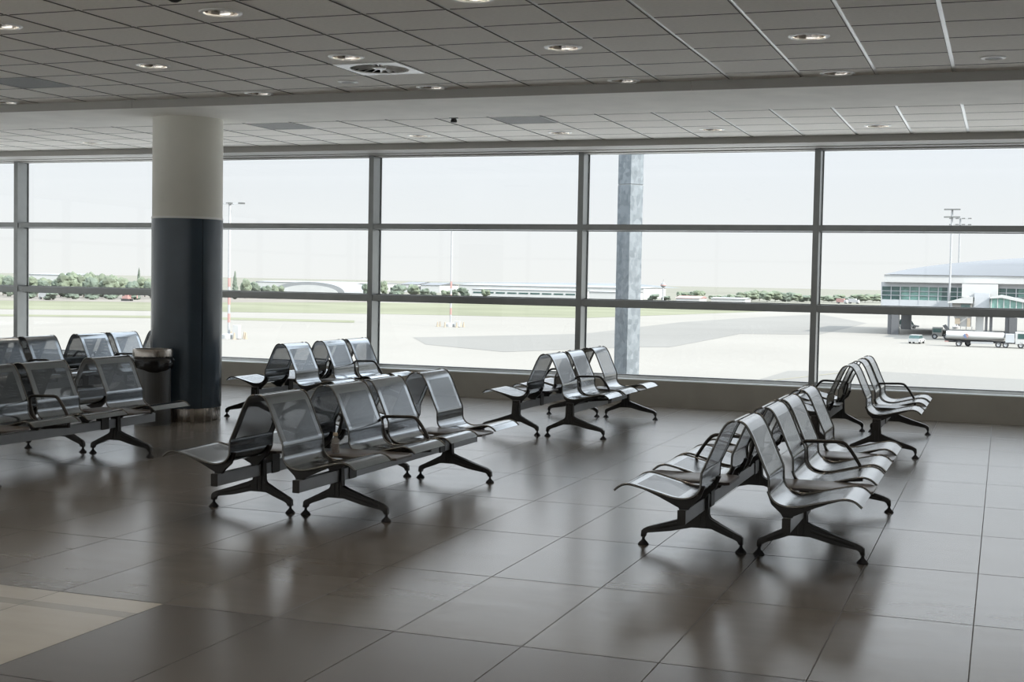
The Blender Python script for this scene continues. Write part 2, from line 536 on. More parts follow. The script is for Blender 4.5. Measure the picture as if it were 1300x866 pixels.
cam_x, cam_y = .683, -7.718
for (x, y) in lights:
    e = empty("ceiling_downlight", (x, y, ZC), radians(20))
    if y in names_row and x < 0:
        same = sorted([lx for lx, ly in lights if ly == y and lx < 0], reverse=True)
        k = same.index(x)
        ordn = ["first", "second", "third", "fourth", "fifth", "sixth", "seventh"][k]
        lab = "round recessed downlight, %s from the right in the ceiling %s" % (ordn, names_row[y])
    else:
        lab = "round recessed downlight in the tiled ceiling beyond the frame edge"
    tag(e, lab, "ceiling light", "recessed ceiling downlights")
    for nm in ('trim_ring', 'reflector', 'lamp'): inst(nm, DLM[nm], e)
    if y > -9.5 and x < 3.5 and y != 3.49:
        lo = bpy.data.objects.new("lamp_light", LAMP); link(lo); lo.parent = e; lo.location = (0, 0, .02)

# swirl diffuser
e = tag(empty("air_diffuser", (*VENT, ZC)), "square white swirl air diffuser set in the grey ceiling tiles", "vent")
bm = bmesh.new()
n = 40; hw = .285
R0 = .245
inn, out = [], []
for k in range(n):
    a = 2 * pi * (k + .5) / n
    inn.append((R0 * cos(a), R0 * sin(a)))
    t = hw / max(abs(cos(a)), abs(sin(a))); out.append((t * cos(a), t * sin(a)))
for c in ((-hw, -hw), (hw, -hw), (hw, hw), (-hw, hw)):
    i = min(range(n), key=lambda i: (out[i][0] - c[0]) ** 2 + (out[i][1] - c[1]) ** 2); out[i] = c
lay = []
for z in (-.006, .004):
    lay.append(([bm.verts.new((*p, z)) for p in inn], [bm.verts.new((*p, z)) for p in out]))
for k in range(n):
    j = (k + 1) % n
    bm.faces.new((lay[0][0][k], lay[0][0][j], lay[0][1][j], lay[0][1][k]))
    bm.faces.new((lay[1][0][k], lay[1][0][j], lay[1][1][j], lay[1][1][k]))
    bm.faces.new((lay[0][1][k], lay[0][1][j], lay[1][1][j], lay[1][1][k]))
    bm.faces.new((lay[0][0][k], lay[0][0][j], lay[1][0][j], lay[1][0][k]))
obj("faceplate", bm, MAT['white'], e)
bm = bmesh.new()
lathe(bm, [(.262, -.002), (.262, .06), (.0005, .06)], 32)
obj("plenum", bm, MAT['void'], e)
bm = bmesh.new()
prism(bm, [(.055, -.006), (.246, -.026), (.246, .026), (.055, .006)], 'z', -.0015, .0015)
for v in bm.verts:   # pitch the blade about its own length
    y, z = v.co.y, v.co.z
    a = radians(-28)
    v.co.y, v.co.z = y * cos(a) - z * sin(a), .012 + y * sin(a) + z * cos(a)
blade = to_mesh('blade', bm, MAT['white'])
for k in range(20): inst('blade', blade, e, rot=(0, 0, 2 * pi * k / 20))
bm = bmesh.new(); lathe(bm, [(.0005, -.004), (.052, -.003), (.058, .006), (.0005, .012)], 24)
obj("hub", bm, MAT['white'], e, 40)

# dark return-air panels
for (x, y), lab in zip(PANELS, ("dark grey air return panel in the near ceiling at the left edge",
                                "dark grey air return panel in the far ceiling left of the middle mullion",
                                "dark grey air return panel in the far ceiling just right of the column")):
    e = tag(empty("air_return_panel", (x, y, ZC)), lab, "vent", "dark air return panels")
    bm = bmesh.new()
    for s in (-1, 1):
        box(bm, -.288, .288, min(s * .288, s * .262), max(s * .288, s * .262), -.001, .012)
        box(bm, min(s * .288, s * .262), max(s * .288, s * .262), -.262, .262, -.001, .012)
    obj("frame", bm, MAT['grille'], e)
    bm = bmesh.new()
    for k in range(18):
        yy = -.262 + .524 * (k + .5) / 18
        box(bm, -.262, .262, yy - .010, yy + .010, .001, .008)
    box(bm, -.27, .27, -.27, .27, .012, .016)
    obj("slats", bm, MAT['grille'], e)

# flush speakers
bm = bmesh.new(); lathe(bm, [(.062, -.008), (.066, -.012), (.088, -.008), (.092, 0), (.062, 0), (.062, -.008)], 32)
sr = to_mesh('ring', bm, MAT['white'], 40)
bm = bmesh.new(); lathe(bm, [(.0005, -.009), (.045, -.008), (.063, -.005)], 32)
sg = to_mesh('speaker_grille', bm, MAT['grille'], 40)
for x, lab in ((.547, "small flush ceiling speaker at the far right of the ceiling"), (-4.853, "small flush ceiling speaker beside the swirl diffuser")):
    e = tag(empty("ceiling_speaker", (x, 3.0, ZC)), lab, "speaker", "flush ceiling speakers")
    inst('ring', sr, e); inst('speaker_grille', sg, e)
# dome camera and sprinkler
e = tag(empty("dome_camera", (-4.10, -.75, ZC)), "small dark dome camera hanging under the ceiling at the top edge", "security camera")
bm = bmesh.new(); lathe(bm, [(.0005, 0), (.07, 0), (.07, -.03), (.062, -.036), (.0005, -.036)], 28); obj("base", bm, MAT['white'], e, 40)
bm = bmesh.new(); lathe(bm, [(.056, -.034), (.055, -.055), (.042, -.078), (.02, -.09), (.0005, -.093)], 28); obj("dome", bm, MAT['void'], e, 60)
e = tag(empty("smoke_detector", (-4.94, 5.64, ZC)), "small dark detector on the far ceiling left of the grey panel", "smoke detector")
bm = bmesh.new(); lathe(bm, [(.0005, 0), (.05, 0), (.05, -.012), (.03, -.02), (.0005, -.02)], 24); obj("base", bm, MAT['frame'], e, 40)
bm = bmesh.new(); lathe(bm, [(.03, -.018), (.036, -.04), (.03, -.05), (.0005, -.052)], 24); obj("sensor_head", bm, MAT['void'], e, 40)

# ------------------------------------------------------------------ the column
CX, CY = -7.60, 4.62
e = tag(empty("round_column", (CX, CY, 0)), "thick round column with blue-black cladding below and cream paint above", "column")
bm = bmesh.new(); lathe(bm, [(.364, 0), (.366, .004), (.366, .135), (.364, .14)], 64); obj("steel_skirt", bm, MAT['brushed'], e, 40)
bm = bmesh.new()
# cladding in two half shells with a fine open joint
seam = radians(-31)
for a0, a1 in ((seam + .012, seam + pi - .012), (seam + pi + .012, seam + 2 * pi - .012)):
    k_ = 40
    pts = [(.375 * cos(a0 + (a1 - a0) * i / k_), .375 * sin(a0 + (a1 - a0) * i / k_)) for i in range(k_ + 1)]
    pin = [(.362 * cos(a0 + (a1 - a0) * i / k_), .362 * sin(a0 + (a1 - a0) * i / k_)) for i in range(k_, -1, -1)]
    prism(bm, pts + pin, 'z', .14, 2.150)
obj("cladding", bm, MAT['clad'], e, 30)
bm = bmesh.new(); lathe(bm, [(.36, .13), (.36, 2.15)], 64); obj("core", bm, MAT['void'], e, 60)
bm = bmesh.new(); lathe(bm, [(.36, 2.148), (.377, 2.150), (.377, 2.172), (.36, 2.175)], 64); obj("white_band", bm, MAT['white'], e, 40)
bm = bmesh.new(); lathe(bm, [(.370, 2.172), (.370, ZS + .002)], 64); obj("painted_shaft", bm, MAT['cream'], e, 60)

# ------------------------------------------------------------------ litter bin
BX, BY = -7.57, 3.97
e = tag(empty("litter_bin", (BX, BY, 0)), "round dark steel litter bin with a black bag standing against the column", "bin")
bm = bmesh.new(); lathe(bm, [(.0005, .01), (.180, .01), (.180, .0), (.184, .0), (.184, .70), (.176, .70), (.176, .02), (.0005, .02)], 48); obj("body", bm, MAT['binbody'], e, 40)
bm = bmesh.new(); lathe(bm, [(.186, .705), (.203, .710), (.203, .770), (.198, .785), (.184, .785), (.184, .74), (.186, .705)], 48); obj("lid_ring", bm, MAT['brushed'], e, 40)
bm = bmesh.new()
n = 64; rows = []
for j, (z, r) in enumerate([(.704, .186), (.702, .204), (.690, .211), (.665, .215), (.635, .211), (.605, .205), (.575, .197), (.568, .188)]):
    ring = []
    for k in range(n):
        a = 2 * pi * k / n
        w_ = (.006 * sin(7 * a + j) + .005 * sin(13 * a - 2 * j)) * (0 if j < 2 else 1)
        sag = .02 * sin(3 * a + 1) * (1 if j > 4 else .3 if j > 2 else 0)
        bulge = .045 * max(0, 1 - ((a - radians(-18) + pi) % (2 * pi) - pi) ** 2 / .12) if 2 < j < 7 else 0
        rr = r + w_ + bulge
        ring.append(bm.verts.new((rr * cos(a), rr * sin(a), z + sag)))
    rows.append(ring)
for a_, b_ in zip(rows, rows[1:]):
    for k in range(n): bm.faces.new((a_[k], a_[(k + 1) % n], b_[(k + 1) % n], b_[k]))
obj("bin_bag", bm, MAT['bag'], e, 80)

# ------------------------------------------------------------------ beam seating
SEAT_W = .52
PROF = smooth_path([(-.338, .8225, 0), (-.318, .820, 0), (-.292, .803, 0), (-.263, .757, 0), (-.236, .698, 0), (-.209, .634, 0), (-.181, .570, 0),
                    (-.163, .527, 0), (-.160, .480, 0), (-.155, .436, 0), (-.128, .400, 0), (-.078, .3795, 0), (-.010, .380, 0), (.075, .400, 0),
                    (.174, .425, 0), (.235, .438, 0), (.268, .437, 0), (.298, .426, 0), (.330, .400, 0)], 5)
PROF = [(p.x, p.y) for p in PROF]
def seat_shell():
    bm = bmesh.new()
    uvl = bm.loops.layers.uv.new('UVMap')
    ys = [-.26, -.225, -.205, 0, .205, .225, .26]
    arc = [0]
    for a, b_ in zip(PROF, PROF[1:]): arc.append(arc[-1] + hypot(b_[0] - a[0], b_[1] - a[1]))
    T = .003
    def off(i):
        a = PROF[max(i - 1, 0)]; b_ = PROF[min(i + 1, len(PROF) - 1)]
        t = Vector((b_[0] - a[0], b_[1] - a[1])).normalized()
        return Vector((-t.y, t.x)) * -T      # rear / under side
    front = [[bm.verts.new((p[0], y, p[1])) for y in ys] for p in PROF]
    back = []
    for i, p in enumerate(PROF):
        o = off(i)
        back.append([bm.verts.new((p[0] + o.x, y, p[1] + o.y)) for y in ys])
    def face(vs, uvs, mi):
        f = bm.faces.new(vs); f.material_index = mi; f.smooth = True
        for l, uv in zip(f.loops, uvs): l[uvl].uv = uv
    for i in range(len(PROF) - 1):
        m = ((PROF[i][0] + PROF[i + 1][0]) / 2, (PROF[i][1] + PROF[i + 1][1]) / 2)
        backpanel = .535 < m[1] < .765
        pan = -.02 < m[0] < .215 and m[1] < .45
        for j in range(len(ys) - 1):
            mid = abs((ys[j] + ys[j + 1]) / 2) < .2
            mi = 1 if mid and (backpanel or pan) else 0
            uv = [(ys[j], arc[i]), (ys[j + 1], arc[i]), (ys[j + 1], arc[i + 1]), (ys[j], arc[i + 1])]
            face((front[i][j], front[i][j + 1], front[i + 1][j + 1], front[i + 1][j]), uv, mi)
            if mi == 0:
                face((back[i][j], back[i + 1][j], back[i + 1][j + 1], back[i][j + 1]), [uv[0], uv[3], uv[2], uv[1]], 0)
        for j in (0, len(ys) - 1):
            face((front[i][j], front[i + 1][j], back[i + 1][j], back[i][j]), [(0, 0)] * 4, 0)
    for i in (0, len(PROF) - 1):
        for j in range(len(ys) - 1):
            face((front[i][j], front[i][j + 1], back[i][j + 1], back[i][j]), [(0, 0)] * 4, 0)
    me = bpy.data.meshes.new('seat_shell')
    bm.to_mesh(me); bm.free()
    me.materials.append(MAT['steel']); me.materials.append(MAT['perf'])
    me.set_sharp_from_angle(angle=radians(45))
    return me

def build_bench_meshes():
    d = {'seat_shell': seat_shell()}
    # dark bead along both side edges
    bm = bmesh.new()
    tube(bm, [(p[0], 0, p[1] - .001) for p in PROF], .0045, 8, .0065, side=(0, 1, 0))
    d['edge_rim'] = to_mesh('edge_rim', bm, MAT['rim'], 60)
    # cast bracket under the pan
    bm = bmesh.new()
    top = [(-.1655, .452), (-.140, .397), (-.084, .3745), (-.010, .3755), (.075, .396), (.150, .4145), (.205, .4265)]
    bot = [(.205, .4205), (.15, .402), (.08, .374), (.02, .346), (-.03, .322), (-.036, .312), (-.086, .312), (-.10, .335), (-.150, .380), (-.176, .445)]
    prism(bm, top + bot, 'y', -.012, .012)
    d['seat_bracket'] = to_mesh('seat_bracket', bm, MAT['dark'], 40)
    # leg: column and two splayed arms cast in one
    bm = bmesh.new()
    prism(bm, [(-.098, .345), (-.024, .345), (-.022, .205), (.02, .192), (.14, .150), (.262, .112), (.288, .100), (.302, .086), (.305, .048), (.279, .048),
               (.277, .070), (.262, .080), (.12, .098), (.0, .128), (-.02, .133), (-.10, .133), (-.12, .128), (-.18, .104), (-.258, .080), (-.276, .070), (-.279, .048),
               (-.306, .048), (-.303, .086), (-.290, .100), (-.262, .112), (-.17, .158), (-.11, .186), (-.099, .205)], 'y', -.021, .021, bevel=.004)
    for s in (-.078, -.046): box(bm, s - .008, s + .008, -.026, .026, .14, .335)
    for sx, a, b_ in ((1, (.0, .165), (.25, .100)), (-1, (-.12, .160), (-.25, .100))):
        for sy in (-.023, .023): tube(bm, [(a[0], sy, a[1]), (b_[0], sy, b_[1])], .004, 6, .010)
    d['leg'] = to_mesh('leg', bm, MAT['dark'], 35)
    bm = bmesh.new(); lathe(bm, [(.0005, 0), (.031, 0), (.033, .004), (.028, .011), (.014, .026), (.009, .032), (.009, .055), (.0005, .055)], 24)
    d['foot'] = to_mesh('foot', bm, MAT['rubber'], 40)
    # armrest loop
    bm = bmesh.new()
    path = smooth_path([(-.060, 0, .330), (-.115, 0, .372), (-.160, 0, .43), (-.183, 0, .50), (-.190, 0, .545), (-.176, 0, .566), (-.14, 0, .572), (-.04, 0, .576), (.040, 0, .578), (.078, 0, .568),
                        (.110, 0, .535), (.145, 0, .485), (.175, 0, .435), (.187, 0, .400), (.186, 0, .350)], 5)
    tube(bm, path, .016, 12, .0115, side=(0, 1, 0))
    prism(bm, [(-.10, .315), (-.035, .315), (.196, .338), (.196, .358), (.0, .350), (-.10, .345)], 'y', -.010, .010)
    d['armrest'] = to_mesh('armrest', bm, MAT['dark'], 50)
    # table between seats
    bm = bmesh.new()
    hw = .178
    prism(bm, [(-.19, -hw), (.285, -hw), (.335, -hw + .06), (.335, hw - .06), (.285, hw), (-.19, hw), (-.215, hw - .025), (-.215, -hw + .025)], 'z', .388, .405, bevel=.003)
    d['table_top'] = to_mesh('table_top', bm, MAT['table'], 30)
    bm = bmesh.new()
    box(bm, -.15, .20, -.10, .10, .378, .388)
    box(bm, -.088, -.032, -.05, .05, .236, .380)
    d['table_bracket'] = to_mesh('table_bracket', bm, MAT['dark'])
    return d
BM_ = build_bench_meshes()
beam_cache = {}
def beam_mesh(y0, y1):
    k = (round(y0, 3), round(y1, 3))
    if k not in beam_cache:
        bm = bmesh.new(); box(bm, -.0815, -.0385, y0, y1, .2385, .3145, bevel=.002)
        a = to_mesh('beam', bm, MAT['beam'])
        bm = bmesh.new()
        box(bm, -.083, -.037, -.003, .003, .237, .316)
        beam_cache[k] = (a, to_mesh('beam_end_cap', bm, MAT['dark']))
    return beam_cache[k]

def bench(cx, cy, facing, seats, arms, tables, legs, beam, label):
    """facing +1: front toward +x; -1: toward -x (row offsets given along +y of the hall)."""
    e = tag(empty("seat_row", (cx, cy, 0), 0 if facing > 0 else pi), label, "seat row", "rows of linked steel seats in the waiting hall")
    s = facing
    bmsh, cap = beam_mesh(*sorted((beam[0] * s, beam[1] * s)))
    b = inst('beam', bmsh, e)
    for yy in (beam[0] * s, beam[1] * s): inst('beam_end_cap', cap, b, (0, yy + (.003 if yy > 0 else -.003), 0))
    for y in legs:
        l = inst('leg', BM_['leg'], e, (0, y * s, 0))
        for x in (-.2925, .292): inst('foot', BM_['foot'], l, (x, 0, 0))
    for y in seats:
        st = inst('seat', BM_['seat_shell'], e, (0, y * s, 0))
        for sd in (-1, 1):
            inst('edge_rim', BM_['edge_rim'], st, (0, sd * .2605, 0)); inst('seat_bracket', BM_['seat_bracket'], st, (0, sd * .215, 0))
    for y in arms: inst('armrest', BM_['armrest'], e, (0, y * s, 0))
    for y in tables:
        t = inst('side_table', BM_['table_top'], e, (0, y * s, 0))
        inst('table_bracket', BM_['table_bracket'], t)
    return e

P4 = dict(seats=(-1.19, -.31, .31, 1.19), arms=(0,), tables=(-.75, .75), legs=(-.915, .925), beam=(-1.46, 1.47))
PA = dict(seats=(-.75, .13, .75), arms=(.44,), tables=(-.31,), legs=(-1.05, 1.06), beam=(-1.085, 1.09))     # seat table seat arm seat
PB = dict(seats=(-.75, -.13, .75), arms=(-.44,), tables=(.31,), legs=(-1.05, 1.06), beam=(-1.085, 1.09))    # seat arm seat table seat
P5 = dict(seats=(-1.55, -.92, .01, .63, 1.55), arms=(-1.235, .32), tables=(-.455, 1.09), legs=(-1.35, 0.3, 1.6), beam=(-1.83, 1.83))
bench(-.310, .915, 1, label="bright four-seat steel row in the right foreground, facing right, lit by the windows", **P4)
bench(-1.000, .915, -1, label="four-seat steel row in the right foreground facing left, its near seat pan in full view", **P4)
bench(-3.280, .915, 1, label="dark four-seat steel row in the centre foreground with the drink bottle on its table", **P4)
bench(-3.980, .915, -1, label="four-seat steel row facing left in the centre foreground, back to back with the bottle row", **P4)
bench(-6.380, .915, 1, label="dark four-seat steel row cut by the left edge, reaching toward the litter bin", **P4)
bench(-7.070, .915, -1, label="seat row mostly hidden behind the dark row cut by the left edge", **P4)
bench(-3.300, 6.06, 1, label="three-seat steel row facing right in the middle distance under the middle mullion", **PB)
bench(-3.995, 6.06, -1, label="three-seat steel row facing left in the middle distance, left of the middle mullion", **PA)
bench(-6.340, 6.06, 1, label="three-seat steel row facing right by the window, just right of the round column", **PA)
bench(-7.040, 6.06, -1, label="three-seat steel row facing left toward the foot of the round column", **PA)
bench(-.325, 6.06, 1, label="bright three-seat steel row facing right by the window at the far right", **PA)
bench(-1.005, 6.06, -1, label="three-seat steel row facing left at the far right, before the right mullion", **PA)
bench(-9.345, 5.67, 1, label="seat row facing right at the far left by the window, left of the column", **P5)
bench(-10.035, 5.67, -1, label="hidden seat row facing left at the far left window, behind the right-facing one", **P5)

# drink bottle on the near table of the centre row
e = tag(empty("drink_bottle", (-3.40, .075, .405)), "small clear bottle half full of dark drink with pale orange cap on the side table", "bottle")
bm = bmesh.new()
lathe(bm, [(.0005, .001), (.026, .001), (.029, .006), (.029, .078), (.025, .090), (.014, .108), (.0125, .122), (.011, .122), (.0125, .107), (.0235, .089), (.0275, .078), (.0275, .006), (.0005, .004)], 28)
obj("glass_body", bm, MAT['pet'], e, 50)
bm = bmesh.new(); lathe(bm, [(.0005, .0045), (.027, .0062), (.0271, .066), (.0005, .066)], 28); obj("drink", bm, MAT['cola'], e, 50)
bm = bmesh.new(); lathe(bm, [(.0005, .136), (.0145, .136), (.0155, .133), (.0155, .117), (.0128, .117)], 24); obj("cap", bm, MAT['cap'], e, 40)

# ------------------------------------------------------------------ outdoors
GZ = -7.0
def flat(name, pts, z, mat):
    bm = bmesh.new()
    bm.faces.new([bm.verts.new((x, y, z)) for x, y in pts])
    o = obj(name, bm, mat); o["kind"] = "structure"
    return o
flat("apron", [(-2500, -400), (1500, -400), (1500, 480), (-2500, 480)], GZ, MAT['concrete'])
flat("field", [(-4000, 470), (4000, 470), (4000, 4500), (-4000, 4500)], GZ - .02, MAT['field'])
flat("bounce_stand", [(-170, -160), (120, -160), (120, 96), (-170, 96)], GZ + .02, MAT['stand'])  # out-of-sight pale ground added to throw daylight onto the hall ceiling
flat("taxiway", [(-64.2, 202.8), (-65.5, 240.5), (-66.8, 285.6), (-61.1, 348.4), (-52.5, 410.7), (-29.9, 320), (-29.9, 233.3), (-42.4, 225.1), (-41.9, 205.1), (-41.3, 168.0), (-45.2, 164.6), (-55.2, 141.8), (-70.0, 152), (-80, 170)], GZ + .02, MAT['asphalt'])
flat("service_road", [(-19.9, 113.8), (-19.5, 127.8), (-12.3, 133.0), (12.7, 127), (12.5, 110.5)], GZ + .02, MAT['asphalt'])
flat("grass_field", [(-215, 229), (-205.8, 235.9), (-183.1, 251.2), (-135.9, 281.9), (-92.6, 294.4), (-68, 463), (-48.2, 479), (-100, 479), (-142.4, 455.4), (-205.7, 416.9), (-238.7, 329.4), (-276.5, 300)], GZ + .03, MAT['grass'])
flat("grass_verge", [(-185, 190), (-173.4, 197.7), (-153.7, 209.9), (-114.5, 219.1), (-120.8, 231.6), (-162.4, 222.1), (-181.3, 207.1), (-192, 199)], GZ + .03, MAT['grass'])
flat("bare_earth", [(-276.5, 301), (-266.5, 307.6), (-238.7, 329.4), (-205.7, 416.9), (-245.5, 470), (-420, 470), (-420, 330)], GZ + .05, MAT['dirt'])
flat("guide_line", [(-22.6, 100), (-22.2, 100), (-13.0, 131.6), (-13.4, 131.8)], GZ + .04, MAT['paint_y'])

# hills
def ridge(name, pts, depth, label):
    bm = bmesh.new()
    rows = []
    for x, y, h in pts:
        rows.append([bm.verts.new((x, y - depth, GZ - 30)), bm.verts.new((x, y, GZ + h)), bm.verts.new((x, y + depth, GZ - 30))])
    for a, b_ in zip(rows, rows[1:]):
        for k in range(2): bm.faces.new((a[k], b_[k], b_[k + 1], a[k + 1]))
    o = obj(name, bm, MAT['hill'], smooth=60); o["kind"] = "structure"
    return o
ridge("hills", [(-1500, 2600, -6), (-1200, 2600, 0), (-950, 2600, 5), (-800, 2600, 6.5), (-706, 2600, 7), (-682, 2600, 6), (-641, 2600, 3), (-601, 2600, 0), (-546, 2600, -1), (-420, 2600, -5)], 300, "")
ridge("hills", [(-420, 2600, -12), (-332, 2600, -5), (-273, 2600, 0), (-215, 2600, -3), (-120, 2600, 1), (300, 2600, -4)], 250, "")

# trees
def crown_mesh(name, kind, mat):
    rnd = random.Random(kind * 11 + 3)
    bm = bmesh.new()
    blobs = []
    if kind == 2:
        for k in range(9):
            z = .14 + .80 * k / 8
            blobs.append((rnd.uniform(-.05, .05), rnd.uniform(-.05, .05), z, .42 * (1 - .82 * k / 8) + .05, .14))
    else:
        for k in range(16):
            a = rnd.uniform(0, 2 * pi); r = rnd.uniform(.0, .34)
            z = rnd.uniform(.30, .80) if kind == 0 else rnd.uniform(.20, .78)
            s = rnd.uniform(.15, .25) * (1.1 - .5 * abs(z - .5))
            blobs.append((r * cos(a), r * sin(a), z, s, s * rnd.uniform(.7, .95)))
    for x, y, z, s, sz in blobs:
        r = bmesh.ops.create_icosphere(bm, subdivisions=2, radius=1.0)
        for v in r['verts']:
            d = 1 + rnd.uniform(-.22, .22)
            v.co = Vector((x + v.co.x * s * d, y + v.co.y * s * d, z + v.co.z * sz * d))
    return to_mesh(name, bm, mat)
crowns = [crown_mesh('crown', 0, MAT['leaf']), crown_mesh('crown', 1, MAT['leafd']), crown_mesh('crown', 2, MAT['leafd'])]
bm = bmesh.new(); tube(bm, [(0, 0, 0), (.01, 0, .25), (0, .01, .55)], .035, 8)
trunk = to_mesh('trunk', bm, MAT['bark'], 60)
TREES = [(-329.0, 370.9, 6.9, 5.8, 0), (-312.1, 354.9, 7.3, 4.8, 1), (-295.3, 341.5, 8.2, 3.8, 0), (-322.6, 377.0, 6.8, 5.0, 1), (-305.9, 360.7, 6.4, 5.6, 0), (-290.3, 346.0, 6.3, 4.6, 1), (-316.9, 382.5, 5.8, 5.0, 0), (-300.3, 365.8, 6.5, 4.8, 1), (-285.2, 350.5, 7.9, 5.0, 0), (-311.5, 387.8, 8.8, 6.4, 1), (-294.9, 370.9, 7.7, 4.9, 0), (-280.1, 355.1, 7.6, 4.6, 1), (-306.4, 392.7, 8.1, 5.1, 0), (-290.1, 375.3, 7.1, 4.5, 1), (-275.5, 359.2, 7.2, 4.7, 0), (-301.3, 397.6, 6.8, 4.7, 1), (-285.3, 379.7, 6.6, 4.5, 0), (-270.6, 363.6, 6.5, 4.7, 1), (-294.1, 404.6, 6.7, 4.8, 0), (-278.5, 386.0, 6.3, 4.1, 1), (-296.8, 404.6, 8.9, 1.7, 2), (-285.7, 333.8, 3.4, 4.4, 1), (-281.8, 338.0, 3.3, 4.5, 1), (-277.3, 342.9, 3.3, 4.5, 1), (-273.1, 347.6, 3.2, 4.5, 1), (-269.1, 351.9, 3.2, 4.6, 1), (-264.4, 357.1, 3.1, 4.6, 1), (-257.7, 407.0, 8.4, 2.3, 2), (-265.2, 426.1, 6.8, 4.1, 0), (-264.0, 430.3, 6.5, 4.7, 1), (-262.3, 436.6, 5.1, 4.2, 1), (-251.9, 426.9, 5.0, 3.8, 0), (-268.0, 532.8, 6.4, 3.5, 1), (-263.0, 539.6, 6.8, 3.2, 0), (-258.5, 545.8, 6.2, 6.8, 1), (-253.9, 552.1, 5.3, 6.1, 0), (-250.2, 557.2, 4.6, 4.7, 1), (-247.3, 561.3, 2.9, 3.3, 1), (-243.5, 566.4, 3.3, 4.4, 0), (-240.7, 570.2, 4.1, 2.9, 1), (-237.7, 574.4, 5.3, 5.2, 1), (-230.7, 584.0, 3.9, 3.7, 0), (-159.6, 626.4, 3.4, 5.7, 1), (-155.1, 633.5, 2.4, 4.8, 1), (-149.0, 643.0, 4.4, 5.9, 0), (-145.8, 648.1, 4.9, 5.4, 1), (-142.5, 653.2, 5.3, 5.4, 0), (-136.5, 662.7, 3.0, 5.0, 0), (-132.5, 668.9, 3.1, 6.0, 1), (-129.1, 674.3, 3.6, 6.6, 0), (-125.3, 680.2, 4.8, 6.1, 0), (-122.1, 685.2, 5.1, 6.6, 0), (-118.9, 690.2, 5.4, 6.2, 0), (-115.7, 695.3, 5.0, 6.7, 0), (-112.4, 700.4, 5.5, 6.7, 0), (-109.4, 705.1, 5.1, 6.2, 1), (-106.1, 710.3, 5.2, 6.3, 1), (-103.0, 715.1, 4.4, 6.8, 0), (-100.0, 719.9, 4.0, 6.9, 1), (-96.5, 725.3, 3.7, 6.4, 1), (-91.3, 733.5, 3.3, 6.4, 0), (-87.7, 739.1, 3.4, 7.0, 0), (-84.2, 744.7, 3.9, 7.0, 0), (-80.2, 751.0, 3.5, 7.1, 1), (-76.2, 757.3, 4.0, 7.1, 0), (-72.4, 763.1, 4.5, 7.2, 0), (-68.7, 769.0, 4.5, 7.2, 0), (-64.9, 774.9, 4.2, 6.7, 0)]
STANDING = [(-120, 619, 11), (-170, 612, 17), (-136, 608, 9), (-77, 690, 4.5), (-72, 698, 4.5), (-276, 329, 4.5), (-253, 338, 5), (-148.2, 600, 3)]
for i, (x, y, h, w, k) in enumerate(TREES):
    px = 1697 * ((x - .683) * cos(.3521) + (y + 7.718) * sin(.3521)) / ((y + 7.718) * cos(.3521) - (x - .683) * sin(.3521)) + 650
    # step back along the line of the tree belt until the crowns stand clear of each other
    best = None
    for q in (0, .015, -.015, .03, -.03, .045, -.045, .06, -.06, .075, .09, .105, .12, .135, .15, .165, .18, .2, .22, .24, .26, .28, .3):
        k_ = 1 + q
        c_ = (.683 + (x - .683) * k_, -7.718 + (y + 7.718) * k_, w * k_, h + 8.56 * (k_ - 1))
        gap_ = min([hypot(c_[0] - a_, c_[1] - b_) - (r_ + .72 * c_[2]) for a_, b_, r_ in STANDING])
        if best is None or gap_ > best[0]: best = (gap_, c_)
        if gap_ > 0: break
    x, y, w, h = best[1]
    STANDING.append((x, y, .72 * w))
    e = empty("tree", (x, y, GZ), random.uniform(0, 6.28))
    if k == 2 and i < 25: lab, grp = "slim pointed tree rising from the tree line left of the column", "far trees"
    elif k == 2: lab, grp = "pointed conifer far off just right of the column and the light mast", "far trees"
    elif px < 200:
        lab, grp = ("low dark bush at the foot of the tree line left of the column" if h < 4 else "green tree in the far tree line left of the column"), ("bushes left of the column" if h < 4 else "tree line left of the column")
    elif px < 420: lab, grp = "green tree beyond the apron just right of the column", "trees just right of the column"
    elif px < 700: lab, grp = "lone round tree before the white hangars in the middle bay", "trees before the white hangars"
    elif px < 1035: lab, grp = "green tree in the far tree line right of the outdoor pillar", "tree line right of the pillar"
    else: lab, grp = "hazy tree at the far field edge left of the terminal pier", "trees left of the terminal pier"
    tag(e, lab, "tree", grp)
    c = inst('crown', crowns[k], e); c.scale = (w * 1.38, w * 1.2, h * 1.1)
    t = inst('trunk', trunk, e); t.scale = (h * .8, h * .8, h)

# far buildings
def building(name, x0, x1, y0, y1, h, label, roofh=.8, wallm='hangar', roofm='roofgrey', windows=0):
    e = tag(empty(name, ((x0 + x1) / 2, y0, GZ)), label, "building")
    bm = bmesh.new(); w = (x1 - x0) / 2
    box(bm, -w, w, 0, y1 - y0, 0, h - roofh); obj("walls", bm, MAT[wallm], e)
    bm = bmesh.new(); prism(bm, [(-.4, h - roofh), (y1 - y0 + .4, h - roofh), ((y1 - y0) / 2, h)], 'x', -w - .4, w + .4); obj("roof", bm, MAT[roofm], e)
    if windows:
        bm = bmesh.new()
        for k in range(windows):
            c = -w + 2 * w * (k + .5) / windows
            box(bm, c - w / windows * .8, c + w / windows * .8, -.15, 0, (h - roofh) * .45, (h - roofh) * .62)
        obj("window_strip", bm, MAT['pierdark'], e)
    return e
building("hangar", -288, -181, 690, 740, 6.6, "long white hangar far behind the lone trees in the middle bay", .9)
building("hangar", -260, -203, 640, 670, 4.4, "low white warehouse with a dark strip before the long white hangar", .5, windows=9)
building("hangar", -183, -160, 596, 608, 4.6, "white warehouse beside the outdoor pillar, far across the apron", .5)
building("hangar", -357, -345, 760, 790, 6.6, "small grey roofed block far off behind the middle bay trees", 1.6, 'hangar', 'pierroof')
